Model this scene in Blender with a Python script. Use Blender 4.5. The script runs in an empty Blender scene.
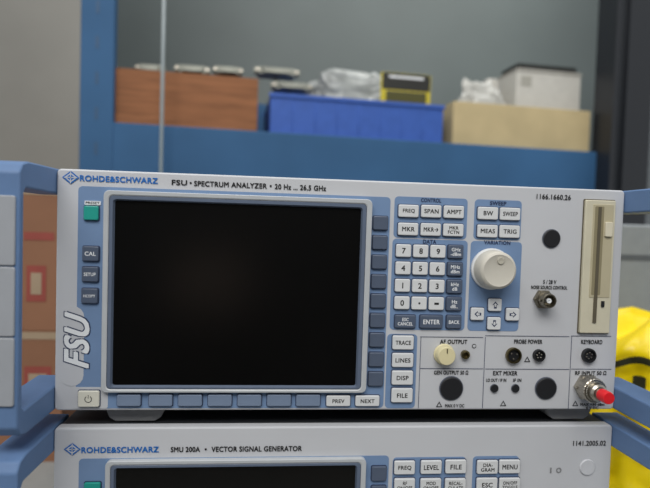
import bpy, bmesh, math, random
import numpy as np
from mathutils import Matrix, Vector, Euler, noise
random.seed(4)
scn=bpy.context.scene
COL=scn.collection
IW,IH=650,488
PW,PH=0.435,0.177
ZB=0.952; ZT=ZB+PH          # upper unit panel
# ---------------- camera calibration from the four panel corners --------------
pts3=np.array([(-PW/2,0,ZT),(PW/2,0,ZT),(PW/2,0,ZB),(-PW/2,0,ZB)])
pts2=np.array([(57,167.5),(625,189),(613,411),(55,411.5)])
def proj(p,X):
    R=np.array(Euler((p[0],p[1],p[2]),'XYZ').to_matrix())
    c=(X-p[3:6])@R
    return np.stack([IW/2+p[6]*c[:,0]/-c[:,2], IH/2-p[6]*c[:,1]/-c[:,2]],1)
p=np.array([math.pi/2,0,0,0,-0.4,1.06,500.])
def resid(p): return np.concatenate([(proj(p,pts3)-pts2).ravel(),[(p[6]-500)/60]])
lam=1e-3
for it in range(200):
    r=resid(p); J=np.zeros((9,7))
    for k in range(7):
        d=np.zeros(7); d[k]=1e-5 if k<6 else 1e-2
        J[:,k]=(resid(p+d)-r)/d[k]
    A=J.T@J
    s=np.linalg.solve(A+lam*np.diag(np.diag(A)),-J.T@r)
    if np.sum(resid(p+s)**2)<np.sum(r**2): p=p+s; lam*=.5
    else: lam*=4
    if lam>1e8: break
CAMR=Euler((p[0],p[1],p[2]),'XYZ').to_matrix(); CAML=Vector(p[3:6]); FPX=float(p[6])
cam=bpy.data.cameras.new('camera'); co=bpy.data.objects.new('camera',cam); COL.objects.link(co)
co.location=CAML; co.rotation_euler=Euler((p[0],p[1],p[2]),'XYZ')
cam.sensor_width=36; cam.lens=FPX*36/IW; cam.clip_start=0.02
cam.dof.use_dof=True; cam.dof.focus_distance=abs(CAML.y)*1.02; cam.dof.aperture_fstop=4.8
scn.camera=co
def ray(px,py): return CAMR@Vector(((px-IW/2)/FPX,-(py-IH/2)/FPX,-1))
def M(px,py,y=0.0):
    d=ray(px,py); t=(y-CAML.y)/d.y; q=CAML+d*t
    return q.x,q.z
# ---------------- materials -------------------------------------------------
def lin(c):
    c=c/255
    return c/12.92 if c<=.04045 else ((c+.055)/1.055)**2.4
MC={}
def mat(name,rgb,rough=.5,metal=0,var=.04,scale=60,spec=.5,bump=0,bscale=400,stretch=None):
    if name in MC: return MC[name]
    m=bpy.data.materials.new(name); m.use_nodes=True; nt=m.node_tree; b=nt.nodes['Principled BSDF']
    c=[lin(v) for v in rgb]
    tc=nt.nodes.new('ShaderNodeTexCoord'); nz=nt.nodes.new('ShaderNodeTexNoise'); nz.inputs['Scale'].default_value=scale; nz.inputs['Detail'].default_value=4
    if stretch:
        mp=nt.nodes.new('ShaderNodeMapping'); mp.inputs['Scale'].default_value=stretch; nt.links.new(tc.outputs['Object'],mp.inputs['Vector']); nt.links.new(mp.outputs[0],nz.inputs['Vector'])
    else: nt.links.new(tc.outputs['Object'],nz.inputs['Vector'])
    rp=nt.nodes.new('ShaderNodeValToRGB'); rp.color_ramp.elements[0].position=.3; rp.color_ramp.elements[1].position=.7
    rp.color_ramp.elements[0].color=[v*(1-var) for v in c]+[1]; rp.color_ramp.elements[1].color=[min(1,v*(1+var)) for v in c]+[1]
    nt.links.new(nz.outputs['Fac'],rp.inputs['Fac']); nt.links.new(rp.outputs['Color'],b.inputs['Base Color'])
    b.inputs['Roughness'].default_value=rough; b.inputs['Metallic'].default_value=metal; b.inputs['Specular IOR Level'].default_value=spec
    if bump:
        n2=nt.nodes.new('ShaderNodeTexNoise'); n2.inputs['Scale'].default_value=bscale; nt.links.new(tc.outputs['Object'],n2.inputs['Vector'])
        bp=nt.nodes.new('ShaderNodeBump'); bp.inputs['Strength'].default_value=bump; bp.inputs['Distance'].default_value=.001
        nt.links.new(n2.outputs['Fac'],bp.inputs['Height']); nt.links.new(bp.outputs['Normal'],b.inputs['Normal'])
    MC[name]=m; return m
PANEL=mat('panel_light_gray',(198,200,204),.5,spec=.3,var=.03,scale=14)
BLUE=mat('panel_blue',(118,144,180),.5,spec=.3)
HBLUE=mat('handle_blue',(98,126,166),.5,bump=.05,spec=.3)
NAVY=mat('print_navy',(35,50,85),.6)
LOGO=mat('print_logo_blue',(24,104,184),.5)
BLACK=mat('black_plastic',(22,23,26),.5)
INK=mat('print_black',(16,16,18),.6)
HOLE=mat('hole_plug_black',(24,25,29),.55)
WHITEP=mat('print_white',(235,238,240),.5)
KEYW=mat('key_white',(216,218,219),.4)
KEYC=mat('key_cream',(222,220,206),.4)
KEYS=mat('key_slate',(84,95,114),.4)
KEYB=mat('key_blue_gray',(120,136,160),.4)
KEYG=mat('key_green',(38,156,142),.4)
RIM=mat('key_rim',(52,64,92),.6)
BEZ=mat('bezel_silver',(186,190,193),.35)
BEZD=mat('bezel_inner',(96,108,128),.4)
SCREEN=mat('screen_glass',(8,8,8),.2,spec=.7,var=.1)
CREAM=mat('knob_cream',(202,198,186),.5)
BEIGE=mat('drive_beige',(208,202,178),.45)
BEIGED=mat('drive_slot',(92,85,68),.6)
METAL=mat('nickel_metal',(178,172,160),.3,metal=1)
DMETAL=mat('dull_nickel_metal',(140,134,120),.38,metal=1)
BRASS=mat('dark_brass',(120,110,80),.35,metal=1)
RED=mat('cap_red',(225,34,42),.35)
GLOWK=mat('knob_ivory',(222,212,170),.4)
RUB=mat('rubber_gray',(135,136,138),.7)
CASE=mat('case_gray',(160,164,170),.55)
SHELL=mat('case_shell_gap_shade',(60,63,68),.6)  # case darkened to paint shade into the gap between the units
# ---------------- mesh builder ---------------------------------------------
TXT={}
def text_geo(s,bold,shear):
    k=(s,shear)
    if k in TXT: return TXT[k]
    cu=bpy.data.curves.new('t','FONT'); cu.body=s; cu.size=1; cu.shear=shear; cu.align_x='CENTER'; cu.space_line=.95; cu.resolution_u=3; cu.space_character=1.06
    o=bpy.data.objects.new('t',cu); COL.objects.link(o); dg=bpy.context.evaluated_depsgraph_get(); dg.update()
    me=bpy.data.meshes.new_from_object(o.evaluated_get(dg))
    v=np.array([tuple(q.co) for q in me.vertices]); f=[tuple(q.vertices) for q in me.polygons]
    bpy.data.objects.remove(o); bpy.data.curves.remove(cu); bpy.data.meshes.remove(me)
    lo=v.min(0); hi=v.max(0); v=v-(lo+hi)/2
    TXT[k]=(v,f,hi[0]-lo[0],hi[1]-lo[1]); return TXT[k]
class B:
    def __init__(s): s.v=[];s.f=[];s.m=[];s.mats=[]
    def mi(s,m):
        if m not in s.mats: s.mats.append(m)
        return s.mats.index(m)
    def add(s,vs,fs,m):
        o=len(s.v); s.v+= [tuple(q) for q in vs]; i=s.mi(m)
        for f in fs: s.f.append(tuple(o+k for k in f)); s.m.append(i)
    def loops(s,L,m,cap0=True,cap1=True):
        n=len(L[0]); vs=[q for l in L for q in l]; fs=[]
        for a in range(len(L)-1):
            for i in range(n):
                j=(i+1)%n; fs.append((a*n+i,a*n+j,(a+1)*n+j,(a+1)*n+i))
        if cap0: fs.append(tuple(range(n)))
        if cap1: fs.append(tuple((len(L)-1)*n+i for i in range(n)))
        s.add(vs,fs,m)
    def rr(s,x0,x1,z0,z1,y0,y1,m,r=.001,c=.0004,seg=4):
        def ring(ins,y):
            rr=max(r-ins,1e-5); a0,a1,b0,b1=x0+ins,x1-ins,z0+ins,z1-ins; out=[]
            for (cx,cz,st) in ((a1-rr,b1-rr,0),(a0+rr,b1-rr,90),(a0+rr,b0+rr,180),(a1-rr,b0+rr,270)):
                for k in range(seg+1):
                    a=math.radians(st+90*k/seg); out.append((cx+rr*math.cos(a),y,cz+rr*math.sin(a)))
            return out
        if c>0: s.loops([ring(0,y0),ring(0,y1+c),ring(c*.35,y1+c*.3),ring(c,y1)],m)
        else: s.loops([ring(0,y0),ring(0,y1)],m)
    def ring(s,o,i,y0,y1,yi,m,ro=.004,ri=.002,seg=5,lip=.0015):
        def rg(b,r,y):
            x0,x1,z0,z1=b; out=[]
            for (cx,cz,st) in ((x1-r,z1-r,0),(x0+r,z1-r,90),(x0+r,z0+r,180),(x1-r,z0+r,270)):
                for k in range(seg+1):
                    a=math.radians(st+90*k/seg); out.append((cx+r*math.cos(a),y,cz+r*math.sin(a)))
            return out
        def ins(b,d): return (b[0]+d,b[1]-d,b[2]+d,b[3]-d)
        s.loops([rg(o,ro,y0),rg(o,ro,y1+lip*.5),rg(ins(o,lip*.5),max(ro-lip*.5,.0003),y1),rg(ins(i,-lip),ri+lip,y1),rg(i,ri,yi)],m,False,False)
    def lathe(s,cx,cz,prof,m,n=36,knurl=0):
        L=[]
        for (r,y) in prof:
            L.append([(cx+(r+(knurl if k%2 else 0))*math.cos(2*math.pi*k/n),y,cz+(r+(knurl if k%2 else 0))*math.sin(2*math.pi*k/n)) for k in range(n)])
        s.loops(L,m)
    def box(s,x0,x1,y0,y1,z0,z1,m):
        v=[(x,y,z) for x in (x0,x1) for y in (y0,y1) for z in (z0,z1)]
        s.add(v,[(0,1,3,2),(4,6,7,5),(0,4,5,1),(2,3,7,6),(0,2,6,4),(1,5,7,3)],m)
    def polyx(s,poly,x0,x1,m): s.loops([[(x0,a,b) for a,b in poly],[(x1,a,b) for a,b in poly]],m)
    def polyy(s,poly,y0,y1,m): s.loops([[(a,y0,b) for a,b in poly],[(a,y1,b) for a,b in poly]],m)
    def rect(s,x0,x1,z0,z1,y,m): s.add([(x0,y,z0),(x1,y,z0),(x1,y,z1),(x0,y,z1)],[(0,1,2,3)],m)
    def text(s,t,cx,cz,w,h,y,m,bold=.012,shear=0,rot=0,fit=False):
        v,f,bw,bh=text_geo(t,bold,shear)
        if fit: k=min(w/bw,h/bh); sx=sz=k
        else: sx=w/bw; sz=h/bh
        c,sn=math.cos(rot),math.sin(rot)
        offs=[(0,0)] if bold<=.012 else [(-bold,-bold),(bold,-bold),(-bold,bold),(bold,bold)]
        for i,(ox,oz) in enumerate(offs):
            out=[]
            for q in v:
                a,b=(q[0]+ox)*sx,(q[1]+oz)*sz; out.append((cx+a*c-b*sn,y-i*.00001,cz+a*sn+b*c))
            s.add(out,f,m)
    def tri(s,cx,cz,r,y,m):
        P=lambda q:[(cx+q*math.cos(math.radians(a)),y,cz+q*math.sin(math.radians(a))) for a in (90,210,330)]
        s.add(P(r)+P(r*.6),[(0,1,4,3),(1,2,5,4),(2,0,3,5)],m)
    def done(s,name,parent=None,frame=None,label=None,cat=None,bevel=0,subsurf=0,origin=None,angle=21):
        F=frame or Matrix.Identity(4)
        a=np.array(s.v); c=Vector(((a.min(0)+a.max(0))/2)) if origin is None else Vector(origin)
        if origin is None and parent is None: c.z=a.min(0)[2]
        me=bpy.data.meshes.new(name); me.from_pydata([tuple(Vector(q)-c) for q in s.v],[],s.f)
        for m in s.mats: me.materials.append(m)
        me.polygons.foreach_set('material_index',s.m)
        bm=bmesh.new(); bm.from_mesh(me); bmesh.ops.recalc_face_normals(bm,faces=bm.faces)
        for e in bm.edges:
            e.smooth = len(e.link_faces)==2 and e.calc_face_angle(0)<math.radians(angle)
        for f in bm.faces: f.smooth=True
        bm.to_mesh(me); bm.free()
        o=bpy.data.objects.new(name,me); COL.objects.link(o)
        Wm=F@Matrix.Translation(c); place(o,Wm,parent)
        if bevel:
            b=o.modifiers.new('bevel','BEVEL'); b.width=bevel; b.segments=2; b.limit_method='ANGLE'
        if label: o['label']=label
        if cat: o['category']=cat
        return o
WM={}
def place(o,Wm,parent):
    if parent is not None:
        o.parent=parent; o.matrix_basis=WM[parent.name].inverted()@Wm
    else: o.matrix_basis=Wm
    WM[o.name]=Wm
def empty(name,Wm,label,cat,group=None):
    o=bpy.data.objects.new(name,None); o.empty_display_size=.02; COL.objects.link(o); place(o,Wm,None)
    o['label']=label; o['category']=cat
    if group: o['group']=group
    return o
# ------------------- helpers in panel measurements ----------------------------
def rectM(px,py,w,h,y=0):
    x0,z1=M(px-w/2,py-h/2,y); x1,z0=M(px+w/2,py+h/2,y); return x0,x1,z0,z1
def T(b,s,pa,pb,py,h,m,y=-.0005,bold=.024,shear=0):
    if m is BLACK: m=INK
    xa,_=M(pa,py);xb,_=M(pb,py);xm,z=M((pa+pb)/2,py); _,z2=M((pa+pb)/2,py-h)
    b.text(s,xm,z,xb-xa,(z2-z),y,m,bold,shear)
def key(par,px,py,w,h,txt,m,tm,name='key',th=.0026,label=None,arrow=None,frac=.34):
    x0,x1,z0,z1=rectM(px,py,w,h)
    b=B()
    b.rr(x0-.0005,x1+.0005,z0-.0005,z1+.0005,-.0001,-.0009,RIM,r=.0014,c=0)
    b.rr(x0,x1,z0,z1,-.0003,-th,m,r=.0012,c=.0006)
    cx,cz=(x0+x1)/2,(z0+z1)/2
    if tm is BLACK: tm=INK
    if txt:
        lines=txt.count('\n')+1
        hh=(z1-z0)*(frac if lines==1 else .6); ww=(x1-x0)*.72
        v,f,bw,bh=text_geo(txt,.01,0)
        k=min(ww/bw,hh/bh)
        b.text(txt,cx,cz,bw*k,min(hh,bh*k*1.2),-th-.0001,tm,.018)
    if arrow is not None:
        r=(x1-x0)*.26; a0=math.radians(arrow)
        def pt(u,v,y): return (cx+u*math.cos(a0)-v*math.sin(a0),y,cz+u*math.sin(a0)+v*math.cos(a0))
        for sc,mm,yy in ((1,NAVY,-th-.0001),(.55,KEYW,-th-.0002)):
            q=r*sc; P=[(q,0),(-.0*q,.9*q),(-.0*q,.4*q),(-q,.4*q),(-q,-.4*q),(-.0*q,-.4*q),(-.0*q,-.9*q)]
            b.add([pt(u,v,yy) for u,v in P],[tuple(range(7))],mm)
    return b.done(name,par,label=label)
def logo(b,px,py,s):
    x,z=M(px,py); 
    for k,(r,m,y) in enumerate(((s,LOGO,-.0005),(s*.74,PANEL,-.0006),(s*.5,LOGO,-.0007))):
        b.add([(x-r*1.25,y,z),(x,y,z-r),(x+r*1.25,y,z),(x,y,z+r)],[(0,1,2,3)],m)
    b.rect(x-s*.95,x+s*.95,z-s*.07,z+s*.07,-.0008,PANEL); b.rect(x-s*.07,x+s*.07,z-s*.9,z+s*.9,-.0008,PANEL)
def line(b,pa,ya,pb,yb,t=.0004,m=NAVY):
    xa,za=M(pa,ya); xb,zb=M(pb,yb)
    if abs(pb-pa)>abs(yb-ya): z=(za+zb)/2; b.rect(xa,xb,z-t/2,z+t/2,-.0004,m)
    else: x=(xa+xb)/2; b.rect(x-t/2,x+t/2,min(za,zb),max(za,zb),-.0004,m)
def handles(par,zb,zt):
    pr=-.0545
    for sg in (-1,1):
        b=B(); h=.018; g=.006
        xi=sg*(PW/2+.0003); xo=sg*(PW/2+.024)
        out=[(.03,zt),(.0,zt),(pr+.012,zt),(pr+.004,zt-.002),(pr,zt-.008),(pr,zb+.008),(pr+.004,zb+.002),(pr+.012,zb),(.03,zb),
             (.03,zb+h),(.0,zb+h),(pr+g+.003,zb+h-.001),(pr+g,zb+h+.002),(pr+g,zt-h-.002),(pr+g+.003,zt-h+.001),(.0,zt-h),(.03,zt-h)]
        b.polyx(out,xi,xo,HBLUE)
        hd=b.done('handle',par,bevel=.0012,label='blue die-cast front handle')
        z0=zb+h+.004; z1=zt-h-.004; n=3
        b=B()
        for i in range(n):
            a=z0+(z1-z0)*i/n; c=z0+(z1-z0)*(i+1)/n
            b.rr(min(xi+sg*.002,xo-sg*.001),max(xi+sg*.002,xo-sg*.001),a+.0004,c-.0004,pr+.005,pr-.0015,CASE,r=.0015,c=.0007)
        b.done('handle_grip',hd,label='light gray segmented grip pad')
def unit_case(par,zb,zt):
    b=B(); b.box(-PW/2+.0012,PW/2-.0012,.0085,.44,zb+.001,zt-.001,SHELL)
    for i in range(14):
        y=.12+i*.016
        for sx in (-1,1):
            b.box(sx*(PW/2-.0014)-.0004,sx*(PW/2-.0014)+.0004,y,y+.006,zb+.04,zt-.04,BLACK)
    b.done('case',par,bevel=.001)
def feet(par,zb,pxs,h=.013):
    for (pa,pb,py) in pxs:
        xa,_=M(pa,py,.012); xb,_=M(pb,py,.012)
        for y0 in (.012,.36):
            b=B()
            def lp(i,z): return [(xa+i,y0,z),(xb-i,y0,z),(xb-i,y0+.05-i,z),(xa+i,y0+.05-i,z)]
            b.loops([lp(0,zb),lp(.001,zb-h*.4),lp(.003,zb-h*.75),lp(.008,zb-h)],RUB)
            b.done('foot',par,bevel=.001,label='gray rubber foot')
# =================== SPECTRUM ANALYZER ======================================
SA=empty('spectrum_analyzer',Matrix.Translation((0,.2,ZB-.013)),'light gray spectrum analyzer with blank black screen, atop a generator','measuring instrument')
unit_case(SA,ZB,ZT); handles(SA,ZB,ZT); feet(SA,ZB,[(105,165,413),(545,592,413)])
fp=B()
fp.rr(-PW/2,PW/2,ZB,ZT,.008,0,PANEL,r=.003,c=.0012)
def patch(b,pa,ya,pb,yb,m,y=-.0002,r=.003):
    xa,_=M(pa,(ya+yb)/2); xb,_=M(pb,(ya+yb)/2); _,z1=M((pa+pb)/2,ya); _,z0=M((pa+pb)/2,yb)
    b.rr(xa,xb,z0,z1,0.0005,y,m,r=r,c=0)
patch(fp,77,191.5,387,408,BLUE)
patch(fp,386,334,416,408,BLUE,y=-.00021)
patch(fp,394,197.5,467,238.5,BLUE); patch(fp,474,200,521,240,BLUE)
patch(fp,391,239.5,466,330,BLUE,y=-.00022); patch(fp,469,241.5,520,331,BLUE,y=-.00022)
patch(fp,72,387,108,408.5,PANEL,y=-.0003,r=.002)
patch(fp,60,306,84,386,PANEL,y=-.0003,r=.008)
logo(fp,71,177.5,.0048)
T(fp,'ROHDE&SCHWARZ',80.5,158,179.5,5.6,LOGO,bold=.026)
T(fp,'FSU',172,187,182.6,5,BLACK); T(fp,'·',190,191.5,183,1.4,BLACK)
T(fp,'SPECTRUM ANALYZER',194.5,267,184.8,5,BLACK); T(fp,'·',270,271.5,186,1.4,BLACK)
T(fp,'20 Hz ... 26.5 GHz',275,326,187.5,5,BLACK)
T(fp,'1166.1660.26',536.5,570.5,197,4.8,BLACK,bold=.018)
xa,za=M(77,340); _,zt_=M(77,312.5); _,zb_=M(77,367.5)
wd=zt_-zb_; x1,_=M(65,340);x2,_=M(89,340)
fp.text('FSU',xa,za,wd,(x2-x1),-.0005,NAVY,bold=.05,shear=.35,rot=math.pi/2)
fp.text('FSU',xa,za,wd,(x2-x1),-.0007,WHITEP,bold=.022,shear=.35,rot=math.pi/2)
T(fp,'CONTROL',421,441,200.4,3.8,NAVY); T(fp,'SWEEP',490,506,203.4,3.8,NAVY)
T(fp,'DATA',423,436,241.7,3.8,NAVY); T(fp,'VARIATION',484,510,242.7,3.6,NAVY)
T(fp,'5 / 28 V',543,556,281.9,3.7,BLACK); T(fp,'NOISE SOURCE CONTROL',531,567,287.4,3.3,BLACK)
T(fp,'AF OUTPUT',440,467,341.6,4,BLACK); T(fp,'PROBE POWER',514,542,341.5,4,BLACK); T(fp,'KEYBOARD',581,602,341.8,4,BLACK)
T(fp,'GEN OUTPUT 50 Ω',434,468,372.3,4,BLACK); T(fp,'EXT MIXER',493,517,373,4,BLACK); T(fp,'RF INPUT 50 Ω',575,606,372.8,4,BLACK)
T(fp,'LO OUT / IF IN',486,506,380,3.1,BLACK); T(fp,'IF IN',513,521,380,3.1,BLACK)
T(fp,'MAX 0 V DC',445,464,405.5,3.2,BLACK); T(fp,'MAX +30 dBm\n0 V DC',580,604,406,6,BLACK)
for (a,b_) in ((439,405),(527,360),(503,404),(575,404)):
    x,z=M(a,b_); fp.tri(x,z,.0030,-.0004,BLACK)
line(fp,420,337,483,337); line(fp,485,336,569,336); line(fp,571,336,611,336)
line(fp,420,368.5,483,368.5); line(fp,485,369,569,369); line(fp,571,369,611,369)
line(fp,484.5,337,483,408); line(fp,570.5,336,569,409); line(fp,420,337,419,408)
x,z=M(474,346); fp.lathe(x,z,[(.0017,-.0001),(.0017,-.0004)],BLACK,16); fp.lathe(x,z,[(.0012,-.0001),(.0012,-.0005)],PANEL,16)
fpo=fp.done('front_panel',SA,label='light gray front panel with blue fields and printed lettering')
def screen(par,ox,oy,ix,iy,zfix=None):
    (oa,ob),(o1,o2)=ox,oy; (ia,ib),(i1,i2)=ix,iy
    yo=(o1+o2)/2 if zfix is None else o1
    X0,_=M(oa,yo);X1,_=M(ob,yo);_,Z1=M((oa+ob)/2,o1)
    Z0=M((oa+ob)/2,o2)[1] if zfix is None else zfix
    x0,_=M(ia,yo);x1,_=M(ib,yo);_,z1=M((ia+ib)/2,i1); z0=M((ia+ib)/2,i2)[1] if zfix is None else zfix+.006
    mid=((X0*.5+x0*.5),(X1*.5+x1*.5),(Z0*.5+z0*.5),(Z1*.5+z1*.5))
    b=B(); b.ring((X0,X1,Z0,Z1),mid,0,-.0045,-.0040,BEZ,ro=.004,ri=.003,lip=.0008)
    b.ring(mid,(x0,x1,z0,z1),-.003,-.0041,-.0012,BEZD,ro=.003,ri=.0016,lip=.001)
    b.done('screen_bezel',par,label='silver-gray raised screen frame')
    b=B(); b.rr(x0-.001,x1+.001,z0-.001,z1+.001,-.0002,-.0014,SCREEN,r=.001,c=0); b.done('screen',par,label='switched-off black display glass')
screen(SA,(104,368.5),(195,391),(114.5,358),(204.5,384.5))
key(SA,92,213,14.5,14.5,None,KEYG,WHITEP,label='teal preset key')
b=B(); x0,x1,z0,z1=rectM(93,203,16,4.6); b.rr(x0,x1,z0,z1,0,-.0008,WHITEP,r=.0005,c=0); b.text('PRESET',(x0+x1)/2,(z0+z1)/2,(x1-x0)*.85,(z1-z0)*.6,-.0009,INK,.02); b.done('key_tag',SA)
for (px,py,t) in ((91.5,253.5,'CAL'),(91,274,'SETUP'),(90.5,295.5,'HCOPY')): key(SA,px,py,16,15,t,KEYS,WHITEP,label='slate function key',frac=.27)
k=key(SA,89.5,398,21,16,None,KEYC,BLACK,name='power_button',label='cream power button')
b=B(); x,z=M(89.5,398)
n=20
pts=[]
for i in range(n+1):
    pts.append(math.radians(125+290*i/n))
vs=[(x+r*math.cos(a),-.0028,z+r*math.sin(a)) for a in pts for r in (.0026,.0021)]
b.add(vs,[(2*i,2*i+1,2*i+3,2*i+2) for i in range(n)],BLACK); b.rect(x-.0002,x+.0002,z+.0004,z+.0032,-.0028,BLACK)
b.done('power_symbol',k)
for px in (129.5,161,190.5,220,249.5,279,308): key(SA,px,399.5,23.5,11.5,None,KEYB,WHITEP,name='soft_key')
key(SA,338,400,23.5,10.5,'PREV',KEYW,BLACK); key(SA,367,400,23.5,10.5,'NEXT',KEYW,BLACK)
for i in range(9):
    py=223+19.4*i; px=380-.031*(py-223); key(SA,px,py,14,14,None,KEYS,WHITEP,name='soft_key')
WK=[(408,211,'FREQ'),(430.5,211.3,'SPAN'),(453,212,'AMPT'),(407.5,229,'MKR'),(430,229.5,'MKR→'),(452.5,230,'MKR\nFCTN')]
for px,py,t in WK: key(SA,px,py,19.5,13,t,KEYW,BLACK)
for px,py,t in ((487,213.3,'BW'),(509,214,'SWEEP'),(486.5,231,'MEAS'),(508.5,231.5,'TRIG')): key(SA,px,py,19.5,13,t,KEYW,BLACK)
for r,row in enumerate((('7','8','9','GHz\n-dBm'),('4','5','6','MHz\ndBm'),('1','2','3','kHz\ndB'),('0','.','-','Hz\ndB..'))):
    for c,t in enumerate(row):
        px=403+17.1*c-.55*r; py=250.5+17.3*r+.4*c
        if c<3: key(SA,px,py,14.5,13,t,KEYW,BLACK,frac=(.12 if t in '.-' else .42))
        else: key(SA,px+.5,py,14.5,13.5,t,KEYS,WHITEP)
key(SA,404.5,321,20,13,'ESC\nCANCEL',KEYS,WHITEP); key(SA,430.5,321.3,22,13,'ENTER',KEYS,WHITEP); key(SA,453,321.5,14,13,'BACK',KEYS,WHITEP)
for py,t in ((342,'TRACE'),(359.5,'LINES'),(377,'DISP'),(394.5,'FILE')): key(SA,402.5-.02*(py-342),py,20.5,14,t,KEYW,BLACK,frac=.3)
for px,py,a in ((476.5,313.5,180),(494,304.5,90),(511.5,314,0),(493,323,270)): key(SA,px,py,12.5,12.5,None,KEYW,BLACK,arrow=a)
x,z=M(498.5,270.5,-.015); R_=.0150
b=B(); b.lathe(x,z,[(R_+.0012,-.0003),(R_+.0012,-.0026),(R_,-.0034)],KEYW); 
b.lathe(x,z,[(R_,-.0026),(R_*.985,-.008),(R_*.95,-.0142),(R_*.9,-.0158),(R_*.8,-.0165),(R_*.74,-.0161),(R_*.2,-.0158),(.0001,-.0156)],CREAM,48)
kn=b.done('rotary_knob',SA,label='cream rotary tuning knob',angle=40)
b=B(); b.lathe(x+.001,z+.0075,[(.0028,-.0160),(.0028,-.0166),(.0022,-.0168),(.0001,-.0165)],mat('dimple',(182,178,164),.5),24); b.done('finger_dimple',kn)
def plug(px,py,r,name='hole_plug',label='black round blanking plug'):
    x,z=M(px,py); s=.177/233
    r=r*s; b=B(); b.lathe(x,z,[(r*1.06,-.0002),(r*1.06,-.0008),(r,-.0010)],mat('plug_ring',(90,96,108),.5)); b.lathe(x,z,[(r,-.0005),(r*.98,-.0014),(r*.9,-.0018),(.0001,-.0018)],HOLE); return b.done(name,SA,label=label)
plug(551,238.5,9.3); plug(451,388,12); plug(545.5,388,11.3); plug(494,388,4.2); plug(515,388,4.2)
def conn(px,py,r,pins,ring=METAL):
    x,z=M(px,py,-.003); r*=.177/233; b=B()
    b.lathe(x,z,[(r,-.0002),(r,-.0025),(r*.95,-.0032),(r*.78,-.0032),(r*.74,-.0012),(.0001,-.0012)],ring)
    b.lathe(x,z,[(r*.74,-.0011),(r*.72,-.0014),(.0001,-.0014)],BLACK)
    for k in range(pins):
        a=2*math.pi*k/pins+.4; b.lathe(x+r*.42*math.cos(a),z+r*.42*math.sin(a),[(r*.1,-.0012),(r*.1,-.0022),(.0001,-.0024)],METAL,8)
    return b.done('round_socket',SA,label='small round multi-pin socket')
conn(514.5,356,8.3,3,BRASS); conn(540,356,6.4,5,BLACK); conn(590,356,7.6,6,BLACK)
b=B(); x,z=M(466,355,-.003); b.lathe(x,z,[(.0034,-.0002),(.0034,-.003),(.0022,-.0034),(.0018,-.001),(.0001,-.001)],BRASS,24); b.done('audio_jack',SA,label='small brass audio jack')
x,z=M(447,356.5,-.008); b=B(); b.lathe(x,z,[(.0082,-.0003),(.0082,-.0014),(.0076,-.0018),(.0072,-.0068),(.0065,-.008),(.0001,-.0082)],GLOWK); kk=b.done('volume_knob',SA,label='ivory volume knob')
b=B(); b.box(x-.0003,x+.0003,-.0086,-.0080,z+.0025,z+.006,BRASS); b.done('pointer_mark',kk)
x,z=M(549.5,301,-.011); b=B()
b.lathe(x,z,[(.0080,-.0002),(.0080,-.0026),(.0072,-.0029)],DMETAL,6); b.lathe(x,z,[(.0068,-.0026),(.0068,-.0045),(.0058,-.0048),(.0056,-.0112),(.0052,-.0118),(.0044,-.0118),(.0041,-.006),(.0001,-.006)],DMETAL)
b.lathe(x,z,[(.0020,-.006),(.0019,-.0108),(.0008,-.0108),(.0001,-.008)],WHITEP,16)
for sg in (-1,1): b.lathe(x+sg*.0058,z,[(.001,-.007),(.001,-.0095),(.0001,-.0096)],DMETAL,10)
b.done('coaxial_connector',SA,label='dull nickel bayonet coaxial connector')
x,z=M(592,389.5,-.008); b=B()
b.lathe(x,z,[(.0108,-.0002),(.0108,-.0035),(.0100,-.004)],METAL,6)
b.lathe(x,z,[(.0095,-.0035),(.0095,-.012),(.0089,-.0126),(.0076,-.0126),(.0072,-.0132)],METAL,48,knurl=.0004)
b.lathe(x,z,[(.0068,-.012),(.0068,-.017),(.0053,-.0185),(.0040,-.019),(.0040,-.026)],METAL,32)
cn=b.done('input_connector',SA,label='nickel threaded coaxial input connector')
b=B(); b.lathe(x,z,[(.0046,-.0205),(.0048,-.021),(.0048,-.0282),(.0043,-.0296),(.0001,-.0299)],RED,28); b.done('dust_cap',cn,label='red plastic dust cap')
fx0=(M(584,200)[0]+M(578,332)[0])/2; fx1=(M(613.5,201)[0]+M(607.5,333)[0])/2; fz1=M(598,200.5)[1]; fz0=M(593,332.5)[1]
b=B(); b.rr(fx0-.0008,fx1+.0008,fz0-.0008,fz1+.0008,-.0001,-.0006,BEIGED,r=.001,c=0); b.rr(fx0,fx1,fz0,fz1,-.0002,-.003,BEIGE,r=.001,c=.0006)
w=fx1-fx0; hh=fz1-fz0
FL=mat('drive_flap',(186,177,148),.45)
b.rr(fx0+w*.24,fx0+w*.93,fz0+hh*.27,fz1-hh*.03,-.001,-.0034,FL,r=.0008,c=.0003)
b.rr(fx0+w*.30,fx0+w*.60,fz0+hh*.29,fz1-hh*.045,-.001,-.0036,mat('drive_recess',(142,133,104),.5),r=.0008,c=.0001)
b.rr(fx0+w*.40,fx0+w*.51,fz0+hh*.08,fz1-hh*.05,-.001,-.0038,BEIGED,r=.0002,c=0)
dv=b.done('disk_drive',SA,label='beige vertical floppy disk drive')
b=B(); b.rr(fx0+w*.64,fx0+w*.88,fz1-hh*.27,fz1-hh*.16,-.003,-.0052,mat('drive_btn',(218,211,188),.4),r=.001,c=.0005); b.done('eject_button',dv)
b=B(); b.rr(fx0+w*.66,fx0+w*.76,fz0+hh*.2,fz0+hh*.245,-.003,-.0038,BLACK,r=.0002,c=0); b.done('indicator_light',dv)
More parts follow.
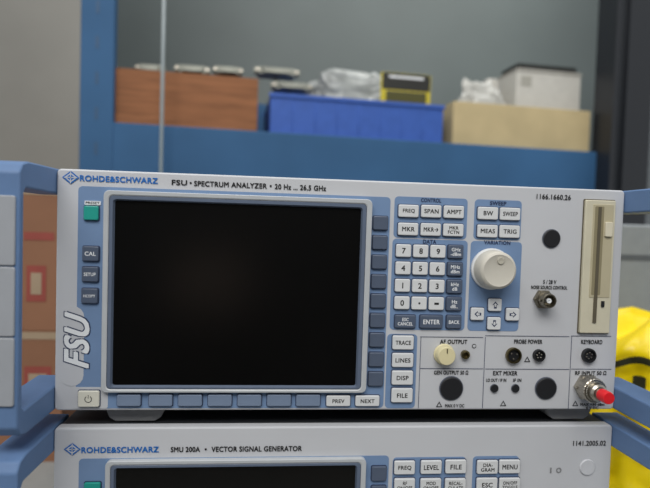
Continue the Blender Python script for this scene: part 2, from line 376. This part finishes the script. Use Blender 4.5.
# =================== SIGNAL GENERATOR =======================================
GB=ZB-.013-PH; GT=ZB-.013
SG=empty('signal_generator',Matrix.Translation((0,.2,GB-.012)),'light gray vector signal generator with black screen under the spectrum analyzer','measuring instrument')
unit_case(SG,GB,GT); handles(SG,GB,GT); feet(SG,GB,[(105,165,430),(545,592,428)],h=.012)
fp=B(); fp.rr(-PW/2,PW/2,GB,GT,.008,0,PANEL,r=.003,c=.0012)
def patchz(b,pa,pb,ya,z0,m,y=-.0002,r=.003):
    xa,_=M(pa,ya);xb,_=M(pb,ya);_,z1=M((pa+pb)/2,ya); b.rr(xa,xb,z0,z1,.0005,y,m,r=r,c=0)
patchz(fp,79,389,457,GB+.004,BLUE); patchz(fp,393,466,457,GB+.09,BLUE); patchz(fp,473,519,456,GB+.09,BLUE)
logo(fp,72.5,449,.0048); T(fp,'ROHDE&SCHWARZ',82,159,449.5,5.6,LOGO,bold=.026)
T(fp,'SMU 200A',171,200,449.2,5,BLACK); T(fp,'·',205,206.5,449,1.4,BLACK); T(fp,'VECTOR SIGNAL GENERATOR',212,302,448.6,5,BLACK)
T(fp,'1141.2005.02',573,605.5,443,4.8,BLACK,bold=.018); T(fp,'I',550,551,470,5,RUB); T(fp,'O',556,561,470,5,RUB)
fp.done('front_panel',SG,label='light gray front panel with blue field and printed lettering')
screen(SG,(107,365.5),(457.5,0),(117,355.5),(465.5,0),zfix=GB+.022)
for i in range(6):
    key(SG,378.5-.4*i,472.5+19.5*i,14,14,None,KEYS,WHITEP,name='soft_key')
key(SG,93,489,16,15,'PRESET',KEYG,WHITEP,label='teal preset key')
for i in range(4): key(SG,93,512+22*i,16,14,None,KEYS,WHITEP)
for px,py,t in ((404,466.5,'FREQ'),(430.5,466,'LEVEL'),(455,465.5,'FILE'),(486.5,466,'DIA-\nGRAM'),(508.5,465.5,'MENU'),(404,484,'RF\nON/OFF'),(430,484,'MOD\nON/OFF'),(454.5,484,'RECAL-\nCULATE'),(486,483.5,'ESC'),(508.5,483.5,'ON/OFF\nTOGGLE')):
    key(SG,px,py,20,13,t,KEYW,BLACK)
for r in range(4):
    for c in range(4): key(SG,403+17*c,505+17*r,14.5,13,'789-456.123+0.-E'[r*4+c],KEYW,BLACK)
b=B(); x,z=M(587,467); b.lathe(x,z,[(.0066,-.0002),(.0066,-.0006),(.0060,-.0012),(.0001,-.0012)],mat('plug_light',(202,204,208),.5)); b.done('blanking_cap',SG,label='light gray round blanking cap')
x,z=M(497,530,-.018)
b=B(); b.lathe(x,z,[(R_,-.0003),(R_*.95,-.0165),(R_*.8,-.019),(.0001,-.018)],CREAM,48); b.done('rotary_knob',SG,label='cream rotary tuning knob')
# =================== ROOM ====================================================
def struct(o): o['kind']='structure'; return o
BZ=GB-.012
WALL=mat('wall_hazy_teal',(102,111,110),.6,var=.16,scale=1.6)  # glass haze is mixed into this wall colour
b=B(); b.box(-2.2,2.2,1.45,1.5,0,2.6,WALL); struct(b.done('wall_back'))
b=B(); b.box(-2.2,2.2,-2.2,1.5,-.05,0,mat('floor_gray',(120,118,112),.5,scale=3)); struct(b.done('floor'))
b=B(); b.box(-2.2,2.2,-2.25,-2.2,0,2.6,mat('wall_dark',(56,55,54),.7,scale=2)); struct(b.done('wall_unseen_dark'))  # unseen wall, added dark to keep the display reflection dim
st=empty('reflection_table',Matrix.Translation((-.41,-1.98,0)),'unseen dark table added to carry the box mirrored in the display','table')  # added out of view as a stand for the reflected box
DW=mat('table_dark_wood',(52,44,40),.7)
b=B(); b.box(-.62,-.04,-2.16,-1.80,.70,.73,DW); b.done('table_top',st,bevel=.002)
for sx in (-.60,-.08):
    for sy in (-2.14,-1.85):
        b=B(); b.box(sx,sx+.03,sy,sy+.03,0,.70,DW); b.done('leg',st)
b=B(); b.rr(-.48,-.20,.73,.93,-1.86,-2.10,mat('reflection_card',(196,172,154),.7),r=.03,c=.004); b.done('cardboard_box',label='unseen pale card box added to mirror brownish in the display',cat='box')  # out of view, added to give the black display a brownish reflection
wb=empty('workbench',Matrix.Translation((0,.25,0)),'gray steel workbench carrying the stacked instruments','workbench')
b=B(); b.box(-.95,.95,-.12,.62,BZ-.03,BZ,mat('bench_top',(150,152,150),.5)); b.done('bench_top',wb,bevel=.003)
for sx in (-.9,.9):
    for sy in (-.08,.58):
        b=B(); b.box(sx-.025,sx+.025,sy-.025,sy+.025,0,BZ-.03,mat('bench_leg',(70,80,95),.5)); b.done('leg',wb)
# ---------- rack frame, slightly turned -----------------
TH=math.radians(5)
F=Matrix.Translation((0,.74,0))@Matrix.Rotation(TH,4,'Z'); Fi=F.inverted()
def R(px,py,off=0):
    o=Fi@CAML; d=Fi.to_3x3()@ray(px,py); t=(off-o.y)/d.y; q=o+d*t; return q.x,q.z
RB=mat('rack_hazy_blue',(58,98,138),.6,var=.16,scale=4,spec=.2)  # rack blues muted, haze of the absent glass put into the colour
RBD=mat('rack_hazy_blue_dark',(58,96,134),.6,var=.12,scale=4,spec=.2)
RSL=mat('rack_slot',(50,84,118),.6)
rk=empty('storage_rack',F,'blue painted steel storage rack with small boxes on its shelf','shelving')
lx0,_=R(80,100); lx1,_=R(113,100); rx0,_=R(603,110); rx1,_=R(613,110)
zs=(R(163,124)[1]+R(520,148)[1])/2
for a,c in ((lx0,lx1),(rx0,rx1+.03)):
    for y,zt_p in ((0,2.3),(.30,zs)):
        b=B(); b.box(a,c,y,y+.03,0,zt_p,RB)
        for i in range(int(zt_p/.07)-2):
            zc=.1+i*.07; b.box((a+c)/2-.003,(a+c)/2+.003,y-.0006,y+.002,zc,zc+.025,RSL)
        b.done('post',rk,F)
b=B(); b.box(lx1-.002,rx0+.002,.002,.03,zs-.135,zs,RB); b.done('shelf_beam',rk,F,bevel=.002)
b=B(); b.box(lx1-.01,rx0+.01,.03,.31,zs-.02,zs-.001,RBD); b.done('shelf_board',rk,F)
b=B(); b.box(lx0,rx1+.03,.331,.34,.1,zs+.13,RBD); b.done('back_sheet',rk,F)
b=B(); b.box(lx0,rx1+.03,.03,.30,.78,.80,RBD); b.done('shelf_board',rk,F)
# ---------- trays ------
def tray(name,pa,pb,ytop,off,depth,m,th,label,cat,lip=0):
    x0,_=R(pa,(ytop)+20,off); x1,_=R(pb,ytop+20,off); z1=R((pa+pb)/2,ytop,off)[1]
    e=empty(name,F@Matrix.Translation(((x0+x1)/2,off+depth/2,zs)),label,cat)
    b=B(); b.box(x0,x1,off,off+th,zs,z1,m); b.box(x0,x1,off+depth-th,off+depth,zs,z1,m); b.box(x0,x0+th,off+th,off+depth-th,zs,z1,m); b.box(x1-th,x1,off+th,off+depth-th,zs,z1,m)
    b.box(x0+th,x1-th,off+th,off+depth-th,zs,zs+th,m)
    if lip:
        b.box(x0-lip,x1+lip,off-lip,off+th*.5,z1-.008,z1+.001,m); b.box(x0-lip,x1+lip,off+depth-th*.5,off+depth+lip,z1-.008,z1+.001,m)
        for k in range(1,8):
            xx=x0+(x1-x0)*k/8; b.box(xx-.0015,xx+.0015,off-.0008,off+.002,zs+.004,z1-.01,m)
    b.done('tray_body',e,F,bevel=.0012)
    return e,x0,x1,z1,th
WOOD=mat('wood_brown',(142,95,64),.6,var=.25,scale=9,spec=.2,stretch=(1,1,9))
e1,wx0,wx1,wz,_=tray('wooden_tray',115,258,73,.02,.22,WOOD,.010,'brown wooden storage tray on the blue rack shelf','tray')
b=B()
for k in range(1,3): b.box(wx0+(wx1-wx0)*k/3-.002,wx0+(wx1-wx0)*k/3+.002,.03,.23,zs+.01,wz-.008,WOOD)
b.done('divider',e1,F)
PBL=mat('bin_blue',(60,96,176),.5,var=.06,spec=.3)
e2,bx0,bx1,bz,_=tray('plastic_bin',270,443,99.5,.012,.22,PBL,.004,'royal blue plastic bin holding loose parts','bin',lip=.003)
CARD=mat('card_beige',(194,176,134),.7,var=.1,scale=12)
e3,cx0,cx1,cz,_=tray('cardboard_tray',453,590,106,.014,.22,CARD,.004,'pale beige open cardboard box on the rack shelf','box')
# ---------- contents ------
SIL=mat('silver_gray',(140,142,132),.4,metal=.3,var=.2,scale=40)
HOOD=mat('hood_gray',(126,128,118),.5)
def dsub(px,py,w,base,off=.06):
    x0,_=R(px-w/2,py,off); x1,_=R(px+w/2,py,off); zc=R(px,py,off)[1]; h=.018
    e=empty('cable_connector',F@Matrix.Translation(((x0+x1)/2,off,base)),'gray metal-shelled cable connector lying on a tray','connector','loose cable connectors on the rack')
    b=B(); b.rr(x0,x1,zc-h*.4,zc+h*.4,off+.02,off+.004,SIL,r=.003,c=.001)
    i=(x1-x0)*.18
    b.polyy([(x0+i,zc+h*.3),(x1-i,zc+h*.3),(x1-i*1.3,zc-h*.3),(x0+i*1.3,zc-h*.3)],off+.004,off-.006,SIL)
    for sx in (x0+i*.4,x1-i*.4): b.lathe(sx,zc,[(.0035,off+.004),(.0035,off-.004),(.0001,off-.004)],METAL,10)
    b.done('connector_shell',e,F)
    b=B(); b.rr(x0+i*.5,x1-i*.5,zc-h*.4,zc+h*.75,off+.05,off+.018,HOOD,r=.004,c=.002); 
    b.box((x0+x1)/2-.004,(x0+x1)/2+.004,off+.03,off+.04,base,zc-h*.35,HOOD)
    b.done('hood',e,F)
dsub(192,69,36,wz-.06,off=.08); dsub(150,68,30,wz-.06,off=.11); dsub(228,70,30,wz-.06,off=.10)
dsub(277,71,46,bz-.03,off=.13); dsub(292,86,42,bz-.03,off=.05)
def crumple(name,pa,pb,ya,zbase,off,dep,m,label,cat,amp=.35,seed=0):
    x0,_=R(pa,ya+15,off); x1,_=R(pb,ya+15,off); z1=R((pa+pb)/2,ya,off)[1]
    bm=bmesh.new(); bmesh.ops.create_icosphere(bm,subdivisions=5,radius=1)
    b=B(); vs=[]
    for v in bm.verts:
        q=v.co.copy(); n=noise.noise(q*1.6+Vector((seed,0,0))); n2=abs(noise.noise(q*3.7+Vector((seed,5,0)))); k=1+amp*n-amp*.8*n2+.1*noise.noise(q*9)
        q=Vector((q.x*abs(q.x)**-.45 if abs(q.x)>.01 else q.x,q.y,q.z*abs(q.z)**-.3 if abs(q.z)>.01 else q.z))*k
        vs.append(((x0+x1)/2+q.x*(x1-x0)/2,off+dep/2+q.y*dep/2,max(zbase,(zbase+z1)/2+q.z*(z1-zbase)/2)))
    b.add(vs,[tuple(v.index for v in f.verts) for f in bm.faces],m); bm.free()
    return b.done(name,None,F,label=label,cat=cat,angle=40)
CLR=mat('clear_plastic',(156,160,158),.25,var=.3,scale=30)
WPL=mat('white_plastic',(190,190,184),.3,var=.2,scale=20)
crumple('plastic_bag',306,408,70,zs+.005,.13,.08,CLR,'crumpled translucent gray plastic bag in the blue bin','bag',seed=3,amp=.3)
crumple('plastic_bag',462,506,80,zs+.005,.05,.05,WPL,'crumpled whitish plastic bag in the beige box','bag',seed=8,amp=.35)
YEL=mat('pack_yellow',(204,188,50),.5); PBK=mat('pack_black',(42,42,38),.4)
b=B(); x0,_=R(381.5,85,.03); x1,_=R(431.5,85,.03); z1=R(406,73,.03)[1]
b.rr(x0,x1,zs+.006,z1,.038,.034,YEL,r=.003,c=.0006); zm=R(406,90,.03)[1]
b.rr(x0+.003,x1-.002,zm,z1-.001,.0345,.0333,PBK,r=.003,c=0); b.rr(x0+.018,x1-.018,z1-.012,z1-.007,.0345,.0328,WHITEP,r=.002,c=0)
b.rr(x0+.012,x1-.012,zs+.02,zm-.004,.034,.028,mat('pack_blister',(90,88,56),.2),r=.003,c=.001)
b.done('blister_pack',None,F,label='black and yellow retail blister pack standing in the blue bin',cat='package')
WB=mat('box_white',(202,200,192),.6)
b=B(); x0,_=R(516,90,.05); x1=cx1-.005; z1=R(555,68,.05)[1]
b.box(x0,x1,.05,.14,zs+.006,z1-.009,WB); b.box(x0-.001,x1+.001,.048,.142,z1-.014,z1-.008,mat('box_lid_edge',(170,168,160),.6)); b.box(x0+.004,x1-.012,.052,.13,z1-.008,z1+.005,mat('box_lid',(30,32,30),.6)); b.rr(x0+.012,x0+.04,z1-.05,z1-.025,.0502,.0495,mat('box_label',(168,166,156),.6),r=.001,c=0)
b.done('carton',None,F,bevel=.001,label='small white carton with a dark lid in the beige box',cat='box')
b=B(); x0,_=R(489,90,.17); x1,_=R(514,90,.17); z1=R(500,78,.17)[1]; b.box(x0,x1,.18,.205,zs+.006,z1,WB); b.done('carton',None,F,bevel=.001,label='narrow off-white carton standing in the beige box',cat='box')
# vertical seal of the sliding door
b=B(); xs0,_=R(161.5,60,-.03); xs1,_=R(164.5,60,-.03); b.box(xs0,xs1,-.034,-.026,.1,2.3,mat('edge_seal',(140,152,156),.3)); struct(b.done('trim_1',None,F))
b=B(); x0,_=R(612,90,-.04); x1,_=R(649,90,-.04); DK=mat('frame_black',(34,37,42),.4)
b.box(x0,x0+.012,-.045,.02,0,2.3,DK); b.box(x0+.012,x0+.03,-.036,.02,0,2.3,mat('frame_dark_gray',(48,52,57),.4)); b.box(x0+.03,x1,-.05,.02,0,2.3,DK)
b.box(x1,x1+.3,-.03,.0,0,2.3,mat('frame_side',(110,116,120),.5))
struct(b.done('trim_2',None,F))
x1=M(80,80,.70)[0]
b=B(); b.box(x1-.9,x1,.70,.72,0,2.3,mat('partition_gray',(128,127,121),.55,var=.2,scale=2.5)); struct(b.done('wall_left'))
CB=mat('cardboard_tan',(142,100,74),.75,var=.1,scale=10); CR=mat('print_red',(150,72,62),.7); TAPE=mat('tape',(168,148,124),.4)
bx=M(58,300,.42)[0]
for i,(z0,z1,dx) in enumerate(((BZ,BZ+.185,.0),(BZ+.1855,BZ+.385,-.004))):
    b=B(); a,c=bx-.26+dx,bx+.03+dx
    b.box(a,c,.36,.60,z0,z1,CB)
    q=M(40,300,.36)[0]   # visible strip centre line
    if i==0:
        b.rect(q-.020,q+.016,z0+.08,z0+.135,.3594,CR); b.rect(q-.014,q+.010,z0+.09,z0+.125,.3590,TAPE); b.rect(q-.018,q+.02,z0+.03,z0+.05,.3594,TAPE)
    else: b.rect(q-.022,q+.018,z0+.125,z0+.136,.3594,CR); b.rect(q-.018,q+.008,z0+.04,z0+.09,.3594,CR); b.rect(q-.012,q+.002,z0+.05,z0+.08,.3590,TAPE)
    b.rect(a,c,z1-.012,z1-.002,.3594,TAPE)
    o=b.done('cardboard_box',label='tan cardboard box with red printing, '+('carrying another box' if i==0 else 'stacked on another box'),cat='box'); o['group']='stacked cardboard boxes'
b=B(); b.box(.40,.75,.42,.61,BZ,BZ+.36,mat('case_mid_gray',(142,148,152),.5)); b.rect(.42,.73,BZ+.30,BZ+.31,.4195,mat('seam',(90,95,100)))
b.done('equipment_case',bevel=.004,label='plain mid-gray metal equipment case on the workbench',cat='case')
# yellow bag
YB=mat('bag_yellow',(255,222,10),.35,var=.05,scale=12)
b=B(); n=150; L=[]
cxb,cyb=.45,.24
for j in range(90):
    t=j/89; z=BZ+t*.240
    rad=.15*(1-.12*t) if t<.8 else .15*.904*(1-((t-.8)/.2)**2.2*.75)
    row=[]
    for k in range(n):
        a=2*math.pi*k/n; q=Vector((math.cos(a)*2.2,math.sin(a)*2.2,t*1.6))
        cr=abs(noise.noise(q*1.8))+.5*abs(noise.noise(Vector((q.x*2.4+q.z,q.y*2.4,q.z*5))))
        w=1.02-.10*noise.noise(q)+.16*cr-.08
        row.append((cxb+rad*w*math.cos(a),cyb+rad*w*.8*math.sin(a),z+.03*noise.noise(Vector((math.cos(a)*2,math.sin(a)*2,9)))*t))
    L.append(row)
b.loops(L[:-1],YB)
ik=b.mi(mat('bag_print',(60,60,40),.4))
for j in range(69,72):
    for k in range(88,101): b.m[j*n+k]=ik
for j in range(58,64):
    for k in range(93,96): b.m[j*n+k]=ik
o=b.done('shopping_bag',label='bright yellow creased plastic bag standing beside the instruments',cat='bag',angle=60)
# ------------------- light -------------------------------
w=bpy.data.worlds.new('world'); scn.world=w; w.use_nodes=True; w.node_tree.nodes['Background'].inputs[0].default_value=(.94,.97,1,1); w.node_tree.nodes['Background'].inputs[1].default_value=.6
def area(loc,tgt,sx,sy,e,c=(1,1,1)):
    l=bpy.data.lights.new('ceiling_or_fill_light','AREA'); l.shape='RECTANGLE'; l.size=sx; l.size_y=sy; l.energy=e; l.color=c
    o=bpy.data.objects.new('ceiling_or_fill_light',l); COL.objects.link(o); o.location=loc; o.rotation_euler=(Vector(tgt)-Vector(loc)).to_track_quat('-Z','Y').to_euler(); return o
area((-.3,-1.3,2.5),(0,.1,1.0),1.8,.8,33,(1,.98,.95))
area((.2,.3,2.6),(.1,.9,1.0),1.4,.4,9,(1,.98,.95))
area((.7,.95,2.45),(.45,1.45,1.7),.5,.3,3,(1,1,.95))  # lamp added to imitate glare on the wall's upper right
scn.view_settings.view_transform='Standard'
